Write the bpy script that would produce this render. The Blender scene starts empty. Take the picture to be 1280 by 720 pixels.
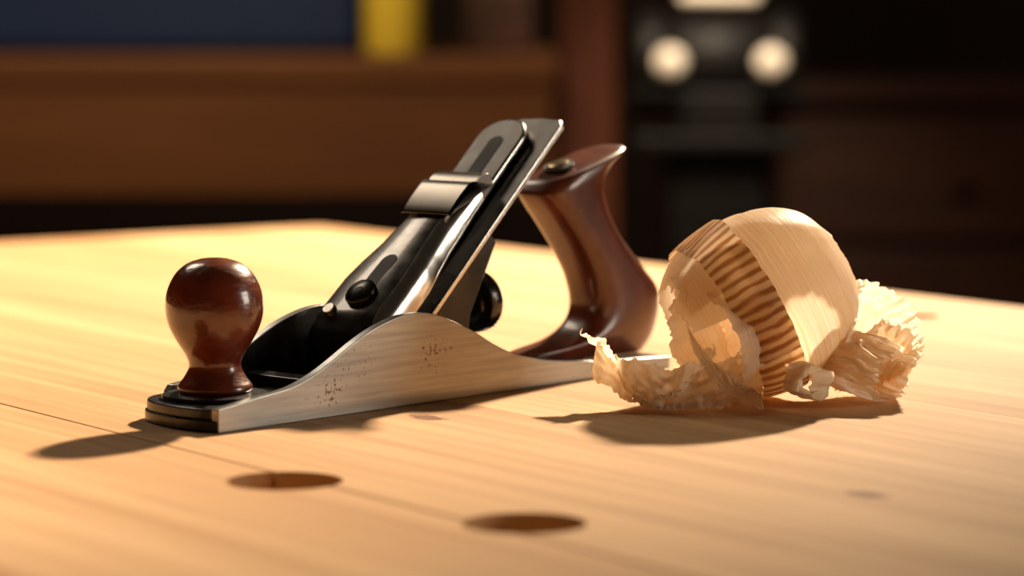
import bpy, bmesh, math, random
from mathutils import Vector, Matrix, noise
random.seed(4)
T = 0.90            # workbench surface height above floor
S = bpy.context.scene
COL = S.collection

# ------------------------------------------------------------------ helpers
def empty(name, loc=(0,0,0), rotz=0):
    e = bpy.data.objects.new(name, None); COL.objects.link(e)
    e.location = loc; e.rotation_euler = (0,0,rotz); e.empty_display_size = .02
    return e
def obj(name, verts, faces, mats, parent=None, smooth=False, fm=None, uvs=None):
    me = bpy.data.meshes.new(name); me.from_pydata([tuple(v) for v in verts], [], faces)
    if not isinstance(mats,(list,tuple)): mats=[mats]
    for m in mats: me.materials.append(m)
    if fm:
        for p,i in zip(me.polygons,fm): p.material_index=i
    if uvs:
        uvl = me.uv_layers.new(name="UVMap")
        for l in me.loops: uvl.data[l.index].uv = uvs[l.vertex_index]
    bm = bmesh.new(); bm.from_mesh(me)
    if not uvs: bmesh.ops.recalc_face_normals(bm, faces=bm.faces)
    bm.to_mesh(me); bm.free()
    for p in me.polygons: p.use_smooth = smooth
    o = bpy.data.objects.new(name, me); COL.objects.link(o)
    if parent: o.parent = parent
    return o
def bevel(o, w, seg=2, ang=35):
    m = o.modifiers.new("bev",'BEVEL'); m.width=w; m.segments=seg; m.limit_method='ANGLE'; m.angle_limit=math.radians(ang)
    for p in o.data.polygons: p.use_smooth=True
    m.harden_normals=True
    return o
def box(name, lo, hi, mat, parent=None, bev=0.0):
    x0,y0,z0=lo; x1,y1,z1=hi
    v=[(x0,y0,z0),(x1,y0,z0),(x1,y1,z0),(x0,y1,z0),(x0,y0,z1),(x1,y0,z1),(x1,y1,z1),(x0,y1,z1)]
    f=[(0,3,2,1),(4,5,6,7),(0,1,5,4),(1,2,6,5),(2,3,7,6),(3,0,4,7)]
    o=obj(name,v,f,mat,parent)
    if bev: bevel(o,bev)
    return o
def prism_y(name, pts, y0, y1, mats, parent=None, bev=0, near=0, far=0, rim=0):
    n=len(pts)
    v=[(p[0],y0,p[1]) for p in pts]+[(p[0],y1,p[1]) for p in pts]
    f=[tuple(range(n)), tuple(range(2*n-1,n-1,-1))]; fm=[near,far]
    for i in range(n):
        j=(i+1)%n; f.append((i,j,n+j,n+i)); fm.append(rim)
    o=obj(name,v,f,mats,parent,fm=fm)
    if bev: bevel(o,bev)
    return o
def prism_z(name, pts, z0, z1, mats, parent=None, bev=0):
    n=len(pts)
    v=[(p[0],p[1],z0) for p in pts]+[(p[0],p[1],z1) for p in pts]
    f=[tuple(range(n)), tuple(range(2*n-1,n-1,-1))]
    for i in range(n):
        j=(i+1)%n; f.append((i,j,n+j,n+i))
    o=obj(name,v,f,mats,parent)
    if bev: bevel(o,bev)
    return o
def cr(pts, n):
    out=[]; P=[pts[0]]+list(pts)+[pts[-1]]
    for i in range(1,len(P)-2):
        for k in range(n):
            t=k/n; r=[]
            for a,b,c,d in zip(P[i-1],P[i],P[i+1],P[i+2]):
                r.append(.5*((2*b)+(-a+c)*t+(2*a-5*b+4*c-d)*t*t+(-a+3*b-3*c+d)*t**3))
            out.append(tuple(r))
    out.append(tuple(pts[-1])); return out
def lathe(name, prof, mat, parent=None, seg=64, M=None, smooth=True):
    v=[];f=[]
    for (r,z) in prof:
        for k in range(seg):
            a=2*math.pi*k/seg
            v.append(Vector((r*math.cos(a), r*math.sin(a), z)))
    for i in range(len(prof)-1):
        for k in range(seg):
            j=(k+1)%seg; f.append((i*seg+k,i*seg+j,(i+1)*seg+j,(i+1)*seg+k))
    f.append(tuple(range(seg-1,-1,-1))); f.append(tuple((len(prof)-1)*seg+k for k in range(seg)))
    if M: v=[M@p for p in v]
    o=obj(name,v,f,mat,parent,smooth=smooth)
    if smooth:
        m=o.modifiers.new("es",'EDGE_SPLIT'); m.split_angle=math.radians(50)
    return o
def axisM(loc, d):
    d=Vector(d).normalized(); q=Vector((0,0,1)).rotation_difference(d)
    return Matrix.Translation(Vector(loc)) @ q.to_matrix().to_4x4()

# ------------------------------------------------------------------ materials
def newmat(name):
    m=bpy.data.materials.new(name); m.use_nodes=True
    nt=m.node_tree; return m, nt, nt.nodes["Principled BSDF"]
def simple(name, col, rough=.5, metal=0, spec=None, coat=0, noise_amt=0, nscale=40, bump=0):
    m,nt,b=newmat(name)
    b.inputs["Base Color"].default_value=(*col,1); b.inputs["Roughness"].default_value=rough; b.inputs["Metallic"].default_value=metal
    if spec is not None: b.inputs["Specular IOR Level"].default_value=spec
    b.inputs["Coat Weight"].default_value=coat
    tc=nt.nodes.new("ShaderNodeTexCoord"); n=nt.nodes.new("ShaderNodeTexNoise"); n.inputs["Scale"].default_value=nscale; n.inputs["Detail"].default_value=4
    nt.links.new(tc.outputs["Object"],n.inputs["Vector"])
    r=nt.nodes.new("ShaderNodeMapRange"); r.inputs["To Min"].default_value=max(0.02,rough-.08-noise_amt); r.inputs["To Max"].default_value=rough+.08+noise_amt
    nt.links.new(n.outputs["Fac"],r.inputs["Value"]); nt.links.new(r.outputs["Result"],b.inputs["Roughness"])
    if bump:
        bp=nt.nodes.new("ShaderNodeBump"); bp.inputs["Strength"].default_value=bump; bp.inputs["Distance"].default_value=.001
        nt.links.new(n.outputs["Fac"],bp.inputs["Height"]); nt.links.new(bp.outputs["Normal"],b.inputs["Normal"])
    return m
def ramp(nt, stops):
    r=nt.nodes.new("ShaderNodeValToRGB"); e=r.color_ramp.elements
    while len(e)<len(stops): e.new(.5)
    for el,(p,c) in zip(e,stops): el.position=p; el.color=(*c,1)
    return r
def wood(name, c1, c2, scale=(6,60,60), rough=.45, coat=0, det=6, bump=.1, boards=0, spec=.5, knots=(), pore=.8):
    m,nt,b=newmat(name); L=nt.links.new
    tc=nt.nodes.new("ShaderNodeTexCoord"); mp=nt.nodes.new("ShaderNodeMapping"); mp.inputs["Scale"].default_value=scale
    L(tc.outputs["Object"],mp.inputs["Vector"])
    vec=mp.outputs["Vector"]
    if boards:
        sx=nt.nodes.new("ShaderNodeSeparateXYZ"); L(tc.outputs["Object"],sx.inputs[0])
        d=nt.nodes.new("ShaderNodeMath"); d.operation='DIVIDE'; d.inputs[1].default_value=boards; L(sx.outputs["Y"],d.inputs[0])
        fl=nt.nodes.new("ShaderNodeMath"); fl.operation='FLOOR'; L(d.outputs[0],fl.inputs[0])
        wn=nt.nodes.new("ShaderNodeTexWhiteNoise"); wn.noise_dimensions='1D'; L(fl.outputs[0],wn.inputs["W"])
        ad=nt.nodes.new("ShaderNodeVectorMath"); ad.operation='MULTIPLY_ADD'; ad.inputs[1].default_value=(20,20,20)
        L(wn.outputs["Color"],ad.inputs[0]); L(vec,ad.inputs[2]); vec=ad.outputs[0]
    n=nt.nodes.new("ShaderNodeTexNoise"); n.inputs["Scale"].default_value=1; n.inputs["Detail"].default_value=det; n.inputs["Roughness"].default_value=.6; n.inputs["Distortion"].default_value=.6
    L(vec,n.inputs["Vector"])
    r=ramp(nt,[(.3,c1),(.68,c2)]); L(n.outputs["Fac"],r.inputs["Fac"]); col=r.outputs["Color"]
    mp2=nt.nodes.new("ShaderNodeVectorMath"); mp2.operation='MULTIPLY'; mp2.inputs[1].default_value=(3,9,9); L(vec,mp2.inputs[0])
    n2=nt.nodes.new("ShaderNodeTexNoise"); n2.inputs["Scale"].default_value=1; n2.inputs["Detail"].default_value=3; L(mp2.outputs[0],n2.inputs["Vector"])
    r2=ramp(nt,[(.36,(.80,.74,.68)),(.55,(1,1,1))]); L(n2.outputs["Fac"],r2.inputs["Fac"])
    mx=nt.nodes.new("ShaderNodeMix"); mx.data_type='RGBA'; mx.blend_type='MULTIPLY'; mx.inputs["Factor"].default_value=pore
    L(col,mx.inputs["A"]); L(r2.outputs["Color"],mx.inputs["B"]); col=mx.outputs["Result"]
    if boards:
        hs=nt.nodes.new("ShaderNodeMapRange"); hs.inputs["To Min"].default_value=.91; hs.inputs["To Max"].default_value=1.05; L(wn.outputs["Value"],hs.inputs["Value"])
        hv=nt.nodes.new("ShaderNodeHueSaturation"); L(hs.outputs["Result"],hv.inputs["Value"]); L(col,hv.inputs["Color"]); col=hv.outputs["Color"]
    for (kx,ky,ra,rb_) in knots:
        mk=nt.nodes.new("ShaderNodeMapping"); mk.vector_type='TEXTURE'; mk.inputs["Location"].default_value=(kx,ky,T); mk.inputs["Scale"].default_value=(ra,rb_,1)
        L(tc.outputs["Object"],mk.inputs["Vector"]); nz=nt.nodes.new("ShaderNodeTexNoise"); nz.inputs["Scale"].default_value=1.6; L(mk.outputs[0],nz.inputs["Vector"])
        ln=nt.nodes.new("ShaderNodeVectorMath"); ln.operation='LENGTH'; L(mk.outputs[0],ln.inputs[0])
        a_=nt.nodes.new("ShaderNodeMath"); a_.operation='ADD'; L(ln.outputs["Value"],a_.inputs[0]); L(nz.outputs["Fac"],a_.inputs[1])
        rk=ramp(nt,[(.72,(.30,.16,.08)),(.98,(1,1,1))])
        sc_=nt.nodes.new("ShaderNodeMath"); sc_.operation='MULTIPLY'; sc_.inputs[1].default_value=.62; L(a_.outputs[0],sc_.inputs[0]); L(sc_.outputs[0],rk.inputs["Fac"])
        mk2=nt.nodes.new("ShaderNodeMix"); mk2.data_type='RGBA'; mk2.blend_type='MULTIPLY'; mk2.inputs["Factor"].default_value=1
        L(col,mk2.inputs["A"]); L(rk.outputs["Color"],mk2.inputs["B"]); col=mk2.outputs["Result"]
    L(col,b.inputs["Base Color"]); b.inputs["Roughness"].default_value=rough; b.inputs["Coat Weight"].default_value=coat; b.inputs["Coat Roughness"].default_value=.10
    b.inputs["Specular IOR Level"].default_value=spec
    bp=nt.nodes.new("ShaderNodeBump"); bp.inputs["Strength"].default_value=bump; bp.inputs["Distance"].default_value=.0006
    L(n2.outputs["Fac"],bp.inputs["Height"]); L(bp.outputs["Normal"],b.inputs["Normal"])
    return m

ang=math.radians(-54.9)
def tolocal(x,y):
    p=Matrix.Rotation(-ang,2)@Vector((x+.128,y-1.969)); return p.x,p.y
k1=tolocal(-.030,1.043); k2=tolocal(.1065,.876)
M_bench = wood("bench_pine",(.49,.270,.120),(.76,.495,.260),(1.2,15,15),.6,boards=.14,bump=.25,spec=.18,knots=[(k1[0],k1[1],.010,.005),(k2[0],k2[1],.009,.005)],pore=.75)
M_cherry = wood("rosewood_handle",(.055,.011,.004),(.16,.036,.011),(60,60,14),.34,coat=.35,bump=.15)
M_knob = wood("rosewood_knob",(.075,.013,.004),(.17,.034,.010),(40,40,60),.28,coat=.8,bump=.5)
M_black = simple("japanning_and_toe_shade",(.008,.007,.007),.32,0,.5,coat=.2,noise_amt=.06,nscale=300,bump=.15)
M_chrome = simple("polished_chrome",(.82,.80,.76),.20,1,noise_amt=.05,nscale=120)
M_cap = simple("dark_lever_cap",(.055,.051,.047),.26,.85,coat=.3,noise_amt=.06,nscale=150)  # dark reflection in the cap's chrome face put into the base colour
M_iron = simple("blued_iron",(.040,.037,.034),.30,.9,noise_amt=.05,nscale=120)
M_edge = simple("ground_edge",(.84,.82,.78),.25,1,noise_amt=.05,nscale=200)
M_brass = simple("aged_brass",(.35,.27,.15),.3,1)
M_dark = simple("slot_shade",(.004,.003,.003),.6)  # shade inside slots and recesses as near-black plates, nothing is cut
# cast iron cheek with rust specks
M_steel,nt,b=newmat("ground_cast_iron")
tc=nt.nodes.new("ShaderNodeTexCoord"); n1=nt.nodes.new("ShaderNodeTexNoise"); n1.inputs["Scale"].default_value=700; n1.inputs["Detail"].default_value=3
n0=nt.nodes.new("ShaderNodeTexNoise"); n0.inputs["Scale"].default_value=30; n0.inputs["Detail"].default_value=4
nt.links.new(tc.outputs["Object"],n1.inputs["Vector"]); nt.links.new(tc.outputs["Object"],n0.inputs["Vector"])
mm=nt.nodes.new("ShaderNodeMath"); mm.operation='MULTIPLY'; nt.links.new(n0.outputs["Fac"],mm.inputs[0]); nt.links.new(n1.outputs["Fac"],mm.inputs[1])
r=ramp(nt,[(.385,(.43,.43,.42)),(.45,(.17,.11,.08))]); nt.links.new(mm.outputs[0],r.inputs["Fac"])
mg=nt.nodes.new("ShaderNodeTexNoise"); mg.inputs["Scale"].default_value=1; mg.inputs["Detail"].default_value=5
mpp=nt.nodes.new("ShaderNodeMapping"); mpp.inputs["Scale"].default_value=(25,25,500); nt.links.new(tc.outputs["Object"],mpp.inputs[0]); nt.links.new(mpp.outputs[0],mg.inputs["Vector"])
rr=ramp(nt,[(.3,(.62,.62,.62)),(.7,(1,1,1))]); nt.links.new(mg.outputs["Fac"],rr.inputs["Fac"])
mxx=nt.nodes.new("ShaderNodeMix"); mxx.data_type='RGBA'; mxx.blend_type='MULTIPLY'; mxx.inputs["Factor"].default_value=.8
nt.links.new(r.outputs["Color"],mxx.inputs["A"]); nt.links.new(rr.outputs["Color"],mxx.inputs["B"]); nt.links.new(mxx.outputs["Result"],b.inputs["Base Color"])
b.inputs["Metallic"].default_value=.9; b.inputs["Roughness"].default_value=.34
# shavings
def shaving_mat(name, c1, c2, su, sv, trans=.4, lo=.35, hi=.65, wave=0):
    m,nt,b=newmat(name); L=nt.links.new
    uv=nt.nodes.new("ShaderNodeUVMap"); mp=nt.nodes.new("ShaderNodeMapping"); mp.inputs["Scale"].default_value=(su,sv,1)
    L(uv.outputs[0],mp.inputs["Vector"])
    n=nt.nodes.new("ShaderNodeTexNoise"); n.inputs["Scale"].default_value=1; n.inputs["Detail"].default_value=4; n.inputs["Roughness"].default_value=.55
    L(mp.outputs[0],n.inputs["Vector"]); fac=n.outputs["Fac"]
    if wave:
        wv=nt.nodes.new("ShaderNodeTexWave"); wv.wave_type='BANDS'; wv.bands_direction='X'; wv.inputs["Scale"].default_value=wave; wv.inputs["Distortion"].default_value=0
        mp3=nt.nodes.new("ShaderNodeVectorMath"); mp3.operation='MULTIPLY_ADD'; mp3.inputs[1].default_value=(.014,0,0)
        mp4=nt.nodes.new("ShaderNodeMapping"); mp4.inputs["Scale"].default_value=(30,1.2,1); L(uv.outputs[0],mp4.inputs[0])
        n3=nt.nodes.new("ShaderNodeTexNoise"); n3.inputs["Scale"].default_value=1; n3.inputs["Detail"].default_value=2; L(mp4.outputs[0],n3.inputs["Vector"])
        L(n3.outputs["Color"],mp3.inputs[0]); L(uv.outputs[0],mp3.inputs[2]); L(mp3.outputs[0],wv.inputs["Vector"])
        mxx=nt.nodes.new("ShaderNodeMix"); mxx.data_type='FLOAT'; mxx.inputs[0].default_value=.62; L(wv.outputs["Fac"],mxx.inputs[2]); L(n.outputs["Fac"],mxx.inputs[3]); fac=mxx.outputs[0]
    r=ramp(nt,[(lo,c1),(hi,c2)]); L(fac,r.inputs["Fac"])
    L(r.outputs["Color"],b.inputs["Base Color"]); b.inputs["Roughness"].default_value=.42; b.inputs["Specular IOR Level"].default_value=.35
    bp=nt.nodes.new("ShaderNodeBump"); bp.inputs["Strength"].default_value=.5; bp.inputs["Distance"].default_value=.0005
    L(fac,bp.inputs["Height"]); L(bp.outputs["Normal"],b.inputs["Normal"])
    tr=nt.nodes.new("ShaderNodeBsdfTranslucent"); L(r.outputs["Color"],tr.inputs["Color"])
    ms=nt.nodes.new("ShaderNodeMixShader"); ms.inputs[0].default_value=trans
    L(b.outputs[0],ms.inputs[1]); L(tr.outputs[0],ms.inputs[2]); L(ms.outputs[0],nt.nodes["Material Output"].inputs["Surface"])
    return m
M_sh = shaving_mat("shaving_light",(.88,.68,.44),(1.0,.93,.80),4,80,.55,.36,.6)
M_sh2 = shaving_mat("shaving_band",(.50,.25,.09),(.97,.78,.52),80,1.2,.50,.34,.60,wave=19)
M_sh3 = shaving_mat("shaving_crumple",(.95,.78,.56),(1.0,.94,.82),30,8,.65)

# ------------------------------------------------------------------ workbench
bench=empty("workbench",(-.128,1.969,0),ang)
W=.98; LEN=2.3; bw=.14
vs=[];fs=[]
nb=7
for i in range(nb):
    g1 = .0005 if i==4 else .00003; g0=.0005 if i==3 else .00003
    y1=-i*bw-g1; y0=-(i+1)*bw+g0
    x0,x1=0,LEN
    k=len(vs)
    vs+=[(x0,y0,T-.09),(x1,y0,T-.09),(x1,y1,T-.09),(x0,y1,T-.09),(x0,y0,T),(x1,y0,T),(x1,y1,T),(x0,y1,T)]
    fs+=[tuple(k+a for a in q) for q in [(0,3,2,1),(4,5,6,7),(0,1,5,4),(1,2,6,5),(2,3,7,6),(3,0,4,7)]]
top=obj("top",vs,fs,M_bench,bench)
bevel(top,.0002,2)
cv=[];cf=[]
for (wx,wy,rr_) in [(-.0702,.902,.0182),(.0034,.8266,.0178),(.192,1.392,.0105)]:
    lx,ly=tolocal(wx,wy); k=len(cv); n=64
    for z in (T-.13,T+.05):
        for a in range(n): cv.append((lx+rr_*math.cos(2*math.pi*a/n),ly+rr_*math.sin(2*math.pi*a/n),z))
    cf.append(tuple(k+n-1-a for a in range(n))); cf.append(tuple(k+n+a for a in range(n)))
    for a in range(n): b2=(a+1)%n; cf.append((k+a,k+b2,k+n+b2,k+n+a))
cut=obj("cut",cv,cf,M_bench)
cut.matrix_world=Matrix.Translation((-.128,1.969,0))@Matrix.Rotation(ang,4,'Z')
bpy.context.view_layer.update()
bo=top.modifiers.new("holes",'BOOLEAN'); bo.operation='DIFFERENCE'; bo.object=cut; bo.solver='EXACT'
bpy.context.view_layer.update()
dg=bpy.context.evaluated_depsgraph_get(); me=bpy.data.meshes.new_from_object(top.evaluated_get(dg))
top.modifiers.clear(); top.data=me; bpy.data.objects.remove(cut)
for nm,(lx,ly) in {"leg_1":(.12,-.12),"leg_2":(LEN-.2,-.12),"leg_3":(.12,-W+.12),"leg_4":(LEN-.2,-W+.12)}.items():
    box(nm,(lx-.045,ly-.045,0),(lx+.045,ly+.045,T-.09),M_bench,bench,.004)
box("stretcher_1",(.165,-.15,.2),(LEN-.245,-.09,.32),M_bench,bench,.003)
box("stretcher_2",(.165,-W+.09,.2),(LEN-.245,-W+.15,.32),M_bench,bench,.003)

# ------------------------------------------------------------------ hand plane
hp=empty("hand_plane",(-.1005,1.0036,T),math.radians(48.7))
WD=.050; YC=.025
outline=cr([(0,0),(-.002,.010),(-.002,.022),(.0005,.034),(.005,.043),(.012,.0485),(.022,WD)],5)+cr([(.235,WD),(.247,.046),(.2535,.036),(.2555,.025),(.2535,.012),(.2490,0)],5)
prism_z("sole",outline,.0,.0042,M_black,hp,.0006)  # toe front is bare metal in shade; black puts that shade into colour
prism_z("toe_pad",[p for p in cr([(.0,.0034),(-.0015,.010),(-.0015,.022),(.001,.034),(.0055,.0425),(.0125,.0475),(.022,.049)],5)]+[(.058,.0455),(.058,.0034)],.0040,.0080,M_black,hp,.0012)
prof=cr([(0,.0082),(.0178,.0104),(.0333,.0122),(.0440,.0152),(.0531,.0190),(.0694,.0270),(.082,.0315),(.095,.0338),(.1097,.0325),(.1296,.0250),(.1410,.0192),(.1523,.0146),(.1650,.0115),(.1757,.0096),(.1999,.0072),(.2300,.0055),(.2490,.0048)],4)
poly=[(p[0],p[1]) for p in prof]+[(.2490,0),(0,0)]
prism_y("cheek_near",poly,-.0002,.0034,[M_steel,M_black],hp,.0004,near=0,far=1,rim=0)
prof2=[(.02,0.0),(.02,.0085)]+[p for p in poly if .02<p[0]<.24 and p[1]>0]+[(.24,.0045),(.24,0)]
prism_y("cheek_far",prof2,WD-.0036,WD,[M_steel,M_black],hp,.0004,near=1,far=0,rim=0)
prism_y("bed_rib",[(.056,.004),(.056,.012),(.062,.013),(.066,.004)],.0034,WD-.0036,M_black,hp,.0008)
prism_y("rear_rib",[(.166,.004),(.168,.0085),(.174,.0085),(.176,.004)],.0034,WD-.0036,M_black,hp,.0008)
# knob
M0=Matrix.Translation((.022,YC,0))
lathe("knob_seat",[(.0,.0078),(.0185,.0078),(.019,.0084),(.0185,.0096),(.0135,.0102),(0.0001,.0102)],M_black,hp,64,M0)
kp=cr([(.0118,.0100),(.0132,.0112),(.0130,.0128),(.0112,.0152),(.0096,.0180),(.0092,.0205),(.0104,.0236),(.0132,.0280),(.0160,.0335),(.0173,.0395),(.0166,.0460),(.0138,.0518),(.0097,.0555),(.0050,.0572)],4)
lathe("front_knob",kp+[(.0048,.0566),(.0047,.0566)],M_knob,hp,72,M0)
lathe("knob_screw",[(.0001,.0561),(.0046,.0561),(.0046,.0570),(.0036,.0574),(.0001,.0575)],M_knob,hp,32,M0)
# tote (rear handle) loft
pairs=[(.180,.0062,.2585,.0050,.0090),(.1825,.0092,.2640,.0115,.0106),(.203,.0115,.2655,.018,.0118),(.2175,.0165,.2655,.0250,.0124),(.2235,.0245,.2630,.0320,.0126),
(.2210,.0360,.2550,.0390,.0124),(.2150,.0455,.2460,.0470,.0122),(.2085,.0535,.2380,.0550,.0122),(.2010,.0615,.2315,.0650,.0122),(.1950,.0675,.2285,.0745,.0124),(.1920,.0715,.2335,.0830,.0126),(.1940,.0750,.2440,.0890,.0122)]
sec=cr(pairs,5); N=48; v=[];f=[]
last=sec[-1]
def secring(s,sc=1,dz=0):
    fx,fz,rx,rz,hw=s; cx,cz=(fx+rx)/2,(fz+rz)/2; hx,hz=(rx-fx)/2,(rz-fz)/2; out=[]
    for k in range(N):
        a=2*math.pi*k/N; c,sn=math.cos(a),math.sin(a); e=.66
        px=math.copysign(abs(c)**e,c)*sc; py=math.copysign(abs(sn)**e,sn)*sc
        out.append((cx+hx*px, YC+hw*py, cz+hz*px+dz))
    return out
rings=[secring(s) for s in sec]+[secring(last,.96,.0010),secring(last,.86,.0016),secring(last,.6,.0019)]
for r_ in rings: v+=r_
for i in range(len(rings)-1):
    for k in range(N):
        j=(k+1)%N; f.append((i*N+k,i*N+j,(i+1)*N+j,(i+1)*N+k))
f.append(tuple(range(N-1,-1,-1))); f.append(tuple((len(rings)-1)*N+k for k in range(N)))
obj("rear_tote",v,f,M_cherry,hp,smooth=True)
tn=Vector((-.31,0,.95))
c=Vector((.209,YC,.0820))
lathe("tote_nut_recess",[(.0001,0),(.0062,0),(.0062,.0012),(.0001,.0012)],M_dark,hp,32,axisM(c-tn*.0002,tn))
lathe("tote_nut",[(.0001,0),(.0042,0),(.0042,.0018),(.0034,.0022),(.0001,.0022)],M_brass,hp,32,axisM(c-tn*.0002,tn))
prism_y("tote_foot",[(.168,.004),(.170,.0075),(.182,.0090),(.215,.0080),(.215,.004)],YC-.0085,YC+.0085,M_black,hp,.001)

# slanted parts
A=math.radians(42.5); d=Vector((math.cos(A),0,math.sin(A))); nn=Vector((-math.sin(A),0,math.cos(A))); O=Vector((.083,0,.0005))
def P(s,y,n): return O+d*s+Vector((0,y,0))+nn*n
def slab(name, outline, n0, n1, mats, side=0, bev=.0003):
    g=lambda q,s:(q(s) if callable(q) else q)
    k=len(outline)
    v=[P(s,y,g(n0,s)) for s,y in outline]+[P(s,y,g(n1,s)) for s,y in outline]
    f=[tuple(range(k)),tuple(range(2*k-1,k-1,-1))]; fm=[0,0]
    for i in range(k):
        j=(i+1)%k; f.append((i,j,k+j,k+i)); fm.append(side)
    o=obj(name,v,f,mats,hp,fm=fm)
    if bev: bevel(o,bev,2)
    return o
def tongue(s0,s1,y0,y1,r):
    pts=[(s0,y0),(s1-r,y0)]
    for k in range(1,7): a=math.pi/2*k/6; pts.append((s1-r+r*math.sin(a), y0+r-r*math.cos(a)))
    for k in range(0,7): a=math.pi/2*k/6; pts.append((s1-r+r*math.cos(a), y1-r+r*math.sin(a)))
    pts+= [(s0,y1)]
    return pts
slab("cutting_iron",[(.002,.006),(.1450,.006),(.1475,.0085),(.1482,.018),(.1475,.028),(.144,.036),(.138,.041),(.130,.044),(.002,.044)],0,.0022,[M_iron,M_edge],1,.0005)
slab("chip_breaker",tongue(.004,.1430,.0160,.0400,.0110),.0034,.0066,[M_iron,M_edge],1,.0012)
slab("chip_breaker_underside",tongue(.004,.1400,.0185,.0375,.0095),.0018,.0036,[M_black,M_black],1,0)
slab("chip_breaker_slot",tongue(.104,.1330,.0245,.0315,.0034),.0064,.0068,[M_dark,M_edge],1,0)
slab("lateral_lever",[(.105,.023),(.150,.0235),(.150,.0265),(.105,.027)],-.0030,-.0012,[M_iron,M_edge],1)
# frog
prism_y("frog",[(.086,.003),(.1500,.0600),(.1545,.0560),(.1400,.0300),(.1360,.012),(.138,.003)],.0095,.0405,M_black,hp,.001)
prism_y("frog_yoke",[(.138,.020),(.150,.050),(.154,.048),(.146,.024),(.144,.018)],.0215,.0285,M_black,hp,.0006)
# lever cap : lofted wedge casting with broad polished chamfers
def interp(x,t):
    for (a,b),(c_,d_) in zip(t,t[1:]):
        if x<=c_: u=(x-a)/(c_-a); return b+(d_-b)*u
    return t[-1][1]
tn_tab=[(.006,.0065),(.012,.0135),(.018,.0180),(.026,.0200),(.045,.0192),(.070,.0168),(.090,.0150),(.102,.0140)]
tw_tab=[(.006,.0180),(.032,.0180),(.044,.0178),(.054,.0165),(.064,.0145),(.074,.0130),(.085,.0122),(.102,.0118)]
v=[];f=[];fm=[]
ss=[.006+.096*i/48 for i in range(49)]
for s in ss:
    w=interp(s,tw_tab); h=interp(s,tn_tab); h0=.0080
    if s<.02: h0=.0064
    ch=.0045 if s>.03 else .0015+.003*max(0,(s-.006)/.024)
    hh=min(.0042,(h-h0)*.6)
    for (yy,n_) in [(-w,h0),(-w,h-hh),(-w+ch*.25,h-hh*.55),(-w+ch*.6,h-hh*.2),(-w+ch,h),(w-ch,h),(w-ch*.6,h-hh*.2),(w-ch*.25,h-hh*.55),(w,h-hh),(w,h0)]:
        v.append(P(s,YC+yy,n_))
K=10
for i in range(48):
    for k in range(K):
        j=(k+1)%K; f.append((i*K+k,i*K+j,(i+1)*K+j,(i+1)*K+k)); fm.append(0 if k in (4,9) else 1)
f.append(tuple(range(K-1,-1,-1))); f.append(tuple(48*K+k for k in range(K))); fm+=[1,1]
lc=obj("lever_cap",v,f,[M_cap,M_chrome],hp,smooth=True,fm=fm)
m=lc.modifiers.new("es",'EDGE_SPLIT'); m.split_angle=math.radians(35)
slab("lever_cap_spring",[(.012,.0085),(.050,.0085),(.070,.0115),(.098,.0130),(.108,.0150),(.108,.034),(.098,.036),(.070,.0385),(.050,.0415),(.012,.0415)],.0066,.0078,[M_chrome,M_chrome],1,.0003)
def disc(name,s,y,n,r,h,mat,seg=32):
    return lathe(name,[(.0001,0),(r,0),(r,h*.7),(r*.85,h),(.0001,h)],mat,hp,seg,axisM(P(s,y,n),nn))
hn=lambda s: interp(s,tn_tab)
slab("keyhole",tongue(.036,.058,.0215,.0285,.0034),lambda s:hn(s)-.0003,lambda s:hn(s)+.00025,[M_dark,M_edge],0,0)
disc("lever_cap_screw",.036,YC,hn(.036)-.0005,.0062,.0030,M_iron)
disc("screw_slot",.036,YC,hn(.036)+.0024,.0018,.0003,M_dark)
disc("small_screw",.027,.035,hn(.027)-.0008,.0026,.0020,M_edge)
# cam lever
cam=cr([(.0990,.0070),(.1000,.0138),(.0975,.0172),(.0900,.0180),(.0820,.0176),(.0815,.0166),(.0930,.0160),(.104,.0150),(.1075,.0115),(.106,.0075)],3)
v=[P(s,YC-.0122,n_) for s,n_ in cam]+[P(s,YC+.0122,n_) for s,n_ in cam]; k=len(cam)
f=[tuple(range(k)),tuple(range(2*k-1,k-1,-1))]+[(i,(i+1)%k,k+(i+1)%k,k+i) for i in range(k)]
bevel(obj("cam_lever",v,f,[simple("satin_steel",(.20,.185,.165),.3,1)],hp),.0004)
# adjusting wheel
seg=80; prof=[(.0001,-.005),(.0070,-.005),(.0078,-.0042),(.0078,-.0034),(.0114,-.0030),(.0120,-.0022),(.0120,.0022),(.0114,.0030),(.0075,.0032),(.0060,.0020),(.0048,.0020),(.0048,.0062),(.0040,.0070),(.0001,.0070)]
Mw=axisM((.156,YC-.003,.0325),(1,0,.08))
w=lathe("depth_wheel",prof,M_cap,hp,seg,Mw)
for i,vt in enumerate(w.data.vertices):
    ri=i//seg
    if ri in (5,6) and (i%seg)%2:
        c0=Mw.translation; q=vt.co-c0; ax=Vector((1,0,.08)).normalized(); rad=q-ax*q.dot(ax); vt.co=vt.co-rad*.05
lathe("wheel_shaft",[(.0001,0),(.0028,0),(.0028,.032),(.0001,.032)],M_edge,hp,24,axisM((.136,YC-.003,.031),(1,0,.08)))
lathe("wheel_rim_ring",[(.0085,.0031),(.0110,.0031),(.0110,.0036),(.0085,.0036)],M_edge,hp,48,Mw)

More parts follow.
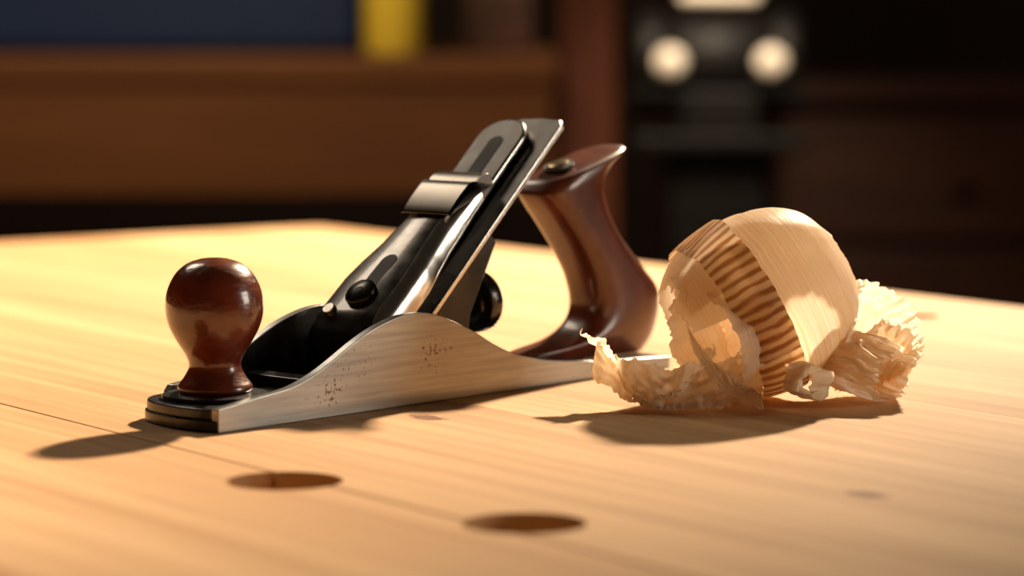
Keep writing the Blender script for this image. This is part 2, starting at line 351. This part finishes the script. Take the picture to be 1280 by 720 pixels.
# ------------------------------------------------------------------ wood shavings
sh=empty("wood_shaving",(0,0,T))
def sheet(name, fn, nu, nv, mat):
    v=[];uv=[];f=[]
    for i in range(nu+1):
        for j in range(nv+1):
            a,b_=i/nu,j/nv; p=Vector(fn(a,b_))
            if p.z<.003: p.z=.0006+.0024*math.exp((p.z-.003)/.004)
            v.append(p); uv.append((a,b_))
    for i in range(nu):
        for j in range(nv):
            q=i*(nv+1)+j; f.append((q,q+1,q+nv+2,q+nv+1))
    return obj(name,v,f,mat,sh,smooth=True,uvs=uv)
def frame(ax):
    ax=Vector(ax).normalized(); e1=(Vector((0,0,1))-ax*ax.z).normalized(); e2=ax.cross(e1); return ax,e1,e2
def roll(center, axis, a0, a1, rfn, th0, turns, jag=.001, wr=0.0, seed=0, spiral=.06, wf=60, lob=0):
    ax,e1,e2=frame(axis); C=Vector(center)
    def fn(u,v_):
        th=th0+turns*2*math.pi*u
        j=jag*(noise.noise(Vector((th*3,seed,0)))*1.2+noise.noise(Vector((th*11,seed,4)))*.6)
        a=a0+(a1-a0)*v_+j*(v_-.5)*2
        r=rfn(a)*(1+spiral*turns*(u-.0)) + .0020*noise.noise(Vector((th*1.3,a*45,seed)))
        if lob: r*=1+lob*math.cos(4*(th-.65))
        if wr: r+=wr*noise.noise(Vector((th*7,a*120,seed)))+wr*.6*math.sin(th*wf/6+4*noise.noise(Vector((a*90,th,seed))))
        return C+ax*a+e1*(r*math.cos(th))+e2*(r*math.sin(th))
    return fn
C1=(.0925,1.092,.0372); AX=(.83,.22,.44)
RT=[(-.040,.012),(-.034,.0190),(-.030,.0238),(-.026,.0276),(-.0215,.0304),(-.015,.0326),(-.008,.0340),(0,.0347),(.008,.0340),(.014,.0324),(.020,.0298),(.025,.0262),(.029,.0212),(.0315,.0160),(.033,.010)]
def rb(a):
    a=max(-.0395,min(.0335,a)); s=0
    for k in range(-3,4): s+=interp(max(-.0399,a+k*.0009),RT)
    return s/7
sheet("bulb_curl",roll(C1,AX,-.008,.0325,lambda a:rb(a)*.955,2.4,1.12,.0012,.0002,1,.03,60,.03),200,60,M_sh)
sheet("striped_band",roll(C1,AX,-.0200,-.0030,lambda a:rb(a)*1.03,1.2,1.12,.0007,0,2,.02,60,.03),240,16,M_sh2)
sheet("end_curl",roll(C1,AX,-.0310,-.0175,lambda a:rb(a)*.965,1.9,.86,.0030,.0003,12,.05,60,.02),200,24,M_sh)
sheet("side_loop",roll((.0800,1.078,.0245),(.75,.50,.25),-.012,.012,lambda a:.0205,1.6,1.05,.0035,.0006,5,.10),160,18,M_sh)
sheet("side_fold",roll((.0790,1.084,.0330),(.85,-.25,.40),-.010,.012,lambda a:.0225+.1*a,2.9,.80,.003,.0006,25,.08),160,18,M_sh)
sheet("small_curl",roll((.1070,1.054,.0115),(.30,-.93,.12),-.010,.006,lambda a:.0068,0,1.6,.0020,.0002,6,-.22),120,16,M_sh)
sheet("crumple_right",roll((.1300,1.098,.0195),(.45,-.6,.55),-.015,.016,lambda a:.0140+.0025*math.sin(a*140),.2,1.2,.004,.0016,8,.10,170),360,50,M_sh3)
sheet("crumple_right_inner",roll((.1240,1.086,.0150),(.6,-.5,-.2),-.014,.020,lambda a:.0100,1.2,1.1,.004,.0014,11,.15,130),300,40,M_sh3)
sheet("crumple_right_tail",roll((.1390,1.092,.0160),(.15,-.8,.5),-.012,.012,lambda a:.0085,2.2,1.0,.004,.0014,31,.25,110),260,34,M_sh3)
def ribbon(path, width, wv, seed, tw=0.0, amp=.0025):
    pp=cr(path,12); n=len(pp)-1
    def fn(u,v_):
        x=u*n; i=min(int(x),n-1); t=x-i; p=Vector(pp[i]).lerp(Vector(pp[i+1]),t)
        w=width*(1-.35*u)*(1+.3*noise.noise(Vector((u*9,seed,v_*2))))
        side=Vector(wv).normalized(); ang_=tw*u; tang=(Vector(pp[i+1])-Vector(pp[i])).normalized()
        side=Matrix.Rotation(ang_,3,tang)@side
        up=tang.cross(side)
        w*=1+.25*noise.noise(Vector((u*40,seed,v_*2)))
        q=p+side*(w*(v_-.5))
        q+=up*(amp*(v_-.3)*math.sin(u*34+seed+3*noise.noise(Vector((v_*3,u*4,seed)))) + amp*.9*noise.noise(Vector((u*14,v_*6,seed))) - 3*amp*(v_-.5)**2)
        return q
    return fn
sheet("frill_left_a",ribbon([(.080,1.070,.006),(.064,1.064,.004),(.050,1.062,.004),(.041,1.066,.009),(.034,1.072,.018),(.0275,1.074,.026)],.024,(.1,.9,.6),1,.8,.0024),180,28,M_sh3)
sheet("frill_left_b",ribbon([(.084,1.062,.012),(.070,1.056,.009),(.055,1.054,.008),(.045,1.058,.011),(.038,1.064,.013),(.030,1.066,.020)],.020,(.1,.7,.8),7,-.9,.0026),180,26,M_sh3)
sheet("frill_left_c",ribbon([(.072,1.060,.020),(.066,1.058,.013),(.060,1.056,.007),(.050,1.060,.003),(.042,1.064,.003)],.016,(.3,.8,.4),12,.6,.0026),160,24,M_sh3)
sheet("frill_under",ribbon([(.064,1.062,.027),(.070,1.056,.018),(.080,1.053,.009),(.090,1.052,.004)],.012,(-.2,.5,.8),15,.5,.0016),160,20,M_sh)

# ------------------------------------------------------------------ background room
M_bwood=wood("background_bench_wood",(.13,.046,.013),(.20,.076,.022),(2,25,25),.5,bump=.1)
M_wall=wood("dark_wood_wall",(.022,.008,.004),(.038,.013,.005),(12,12,1.5),.6,bump=.1)
M_floor=wood("floor_boards",(.05,.028,.014),(.09,.05,.025),(1.2,14,14),.5,boards=.16)
M_cab=wood("cabinet_wood",(.034,.010,.004),(.055,.017,.007),(2,16,16),.5)
M_post=wood("red_post_wood",(.13,.032,.011),(.20,.052,.018),(14,14,1.5),.5)
M_blue=simple("blue_plastic",(.004,.028,.11),.45)
M_yel=simple("yellow_plastic",(1.0,.80,.08),.4)
M_mach=simple("machine_paint",(.006,.005,.005),.5,spec=.2)
M_cream=simple("cream_knob",(.92,.82,.68),.3)
box("floor",(-4,-2,-.05),(4,6.5,0),M_floor)
box("wall_back",(-4,5.6,0),(4,5.75,3),M_wall)
box("wall_left",(-4.15,-2,0),(-4,5.6,3),M_wall)
box("wall_right",(4,-2,0),(4.15,5.6,3),M_wall)
box("baseboard_back",(-3.99,5.57,0),(3.99,5.599,.15),M_cab)
Y0=3.2
bb=empty("background_workbench",(0,0,0))
box("top_slab",(-2.2,Y0-.0,T+.063),(.05,Y0+.75,T+.094),M_bwood,bb,.004)
box("apron",(-2.19,Y0+.006,T-.058),(.045,Y0+.055,T+.063),M_bwood,bb,.004)
for i,(x,y) in enumerate([(-2.1,Y0+.10),(-.06,Y0+.10),(-2.1,Y0+.68),(-.06,Y0+.68)]):
    box("leg_%d"%(i+1),(x-.045,y-.045,0),(x+.045,y+.045,T+.063),M_wall,bb,.004)
box("lower_shelf",(-2.1,Y0+.06,.25),(-.06,Y0+.70,.28),M_wall,bb,.003)
tb=empty("toolbox",(0,0,0)); zt=T+.094
box("case",(-.80,Y0+.18,zt),(-.172,Y0+.45,zt+.16),M_blue,tb,.015)
box("lid",(-.805,Y0+.175,zt+.162),(-.168,Y0+.455,zt+.20),M_blue,tb,.015)
box("latch",(-.52,Y0+.168,zt+.13),(-.47,Y0+.18,zt+.18),M_chrome,tb,.003)
box("handle",(-.58,Y0+.30,zt+.23),(-.40,Y0+.33,zt+.25),M_mach,tb,.008)
box("handle_post_1",(-.58,Y0+.30,zt+.19),(-.565,Y0+.33,zt+.24),M_mach,tb,.003)
box("handle_post_2",(-.415,Y0+.30,zt+.19),(-.40,Y0+.33,zt+.24),M_mach,tb,.003)
yb=empty("glue_bottle",(-.132,Y0+.10,zt))
lathe("bottle_body",[(.0001,0),(.030,0),(.033,.004),(.033,.13),(.028,.15),(.012,.165),(.012,.18),(.0001,.18)],M_yel,yb,48)
lathe("nozzle",[(.0001,.18),(.013,.18),(.012,.195),(.004,.225),(.0001,.225)],M_post,yb,32)
box("timber_post",(.063,3.85,0),(.137,3.93,2.4),M_post,None,.006)
cl=empty("wooden_mallet",(0,0,zt))
box("head",(-.060,Y0+.25,.0),(.025,Y0+.35,.075),M_cab,cl,.006)
lathe("handle",[(.0001,0),(.014,0),(.012,.1),(.015,.26),(.0001,.265)],M_bwood,cl,24,Matrix.Translation((-.02,Y0+.30,.07)))
bg=empty("bench_grinder",(.240,3.5,0))
box("pedestal",(-.06,-.06,.02),(.06,.06,T-.02),M_mach,bg,.01)
box("pedestal_foot",(-.16,-.16,0),(.16,.16,.02),M_mach,bg,.004)
box("tray",(-.10,-.09,T-.02),(.10,.09,T),M_mach,bg,.005)
box("base",(-.05,-.05,T),(.05,.05,T+.05),M_mach,bg,.006)
lathe("motor",[(.0001,-.06),(.045,-.06),(.055,-.05),(.055,.05),(.045,.06),(.0001,.06)],M_mach,bg,48,axisM((0,0,T+.085),(1,0,0)))
for sx in (-1,1):
    i=1 if sx<0 else 2
    lathe("wheel_guard_%d"%i,[(.0001,-.016),(.055,-.016),(.059,-.010),(.059,.010),(.055,.016),(.0001,.016)],M_mach,bg,48,axisM((sx*.078,0,T+.085),(1,0,0)))
    lathe("knob_%d"%i,[(.0001,0),(.013,.001),(.018,.008),(.018,.016),(.013,.024),(.0001,.026)],M_cream,bg,32,axisM((sx*.058,-.075,T+.082),(0,-1,0)))
    box("tool_rest_%d"%i,(sx*.078-.025,-.10,T+.045),(sx*.078+.025,-.06,T+.051),M_mach,bg,.002)
    box("rest_arm_%d"%i,(sx*.058-.006,-.08,T+.045),(sx*.058+.006,0,T+.086),M_mach,bg,.002)
box("name_plate",(-.045,-.03,T+.150),(.050,.03,T+.167),M_cream,bg,.008)
cb=empty("drawer_cabinet",(0,0,0))
box("carcass",(.36,3.95,0),(1.7,4.5,T+.02),M_cab,cb,.005)
box("cabinet_top",(.34,3.92,T+.02),(1.72,4.52,T+.05),M_cab,cb,.005)
for i in range(3):
    for j in range(5):
        x0=.38+i*.44; z0=.06+j*.17
        box("drawer_%d_%d"%(i+1,j+1),(x0,3.93,z0),(x0+.42,3.952,z0+.155),M_cab,cb,.004)
        lathe("pull_%d_%d"%(i+1,j+1),[(.0001,0),(.007,0),(.006,.012),(.014,.022),(.010,.03),(.0001,.031)],M_cab,cb,20,axisM((x0+.21,3.93,z0+.078),(0,-1,0)))

# ------------------------------------------------------------------ lights
def area(name, loc, tgt, size, power, col, spread=180, sy=None):
    l=bpy.data.lights.new(name,'AREA'); l.size=size; l.energy=power; l.color=col; l.spread=math.radians(spread)
    if sy: l.shape='RECTANGLE'; l.size_y=sy
    o=bpy.data.objects.new(name,l); COL.objects.link(o); o.location=loc
    o.rotation_euler=(Vector(tgt)-Vector(loc)).to_track_quat('-Z','Y').to_euler(); return o
def spot(name, loc, tgt, radius, power, col, size, blend):
    l=bpy.data.lights.new(name,'SPOT'); l.shadow_soft_size=radius; l.energy=power; l.color=col; l.spot_size=math.radians(size); l.spot_blend=blend
    o=bpy.data.objects.new(name,l); COL.objects.link(o); o.location=loc
    o.rotation_euler=(Vector(tgt)-Vector(loc)).to_track_quat('-Z','Y').to_euler(); return o
spot("key_lamp",(1.15,3.55,T+1.75),(-.28,1.48,T),.09,2000,(1,.78,.54),29,1.0)
area("side_fill_light",(1.6,.95,T+.42),(.06,1.08,T+.04),.5,4.2,(1,.86,.70),120,.6)  # added unseen fill: brightens cheek and shaving, gives the chrome its shine
area("sheen_fill_light",(-.75,2.1,T+1.15),(-.02,1.12,T+.06),.45,1.3,(1,.82,.62),90)  # added soft source, only for sheen on the iron and cap faces
area("background_fill_light",(-.5,2.2,T+1.1),(-.3,3.3,T+.05),.4,5.8,(1,.70,.42),120)  # added fill that lifts the front of the rear bench
area("grinder_fill_light",(.22,2.9,T+.75),(.24,3.45,T+.08),.12,.8,(1,.82,.6),40)  # added light to brighten the grinder's pale knobs
w=bpy.data.worlds.new("world"); S.world=w; w.use_nodes=True
w.node_tree.nodes["Background"].inputs[0].default_value=(1,.70,.46,1); w.node_tree.nodes["Background"].inputs[1].default_value=.018

# ------------------------------------------------------------------ camera
cd=bpy.data.cameras.new("camera"); co=bpy.data.objects.new("camera",cd); COL.objects.link(co)
co.location=(0,0,T+.145); co.rotation_euler=(math.radians(90-5.405),0,0)
cd.sensor_width=36; cd.lens=3700/1280*36; cd.clip_start=.02
cd.dof.use_dof=True; cd.dof.focus_distance=1.07; cd.dof.aperture_fstop=6.8
S.camera=co
S.view_settings.view_transform='Standard'
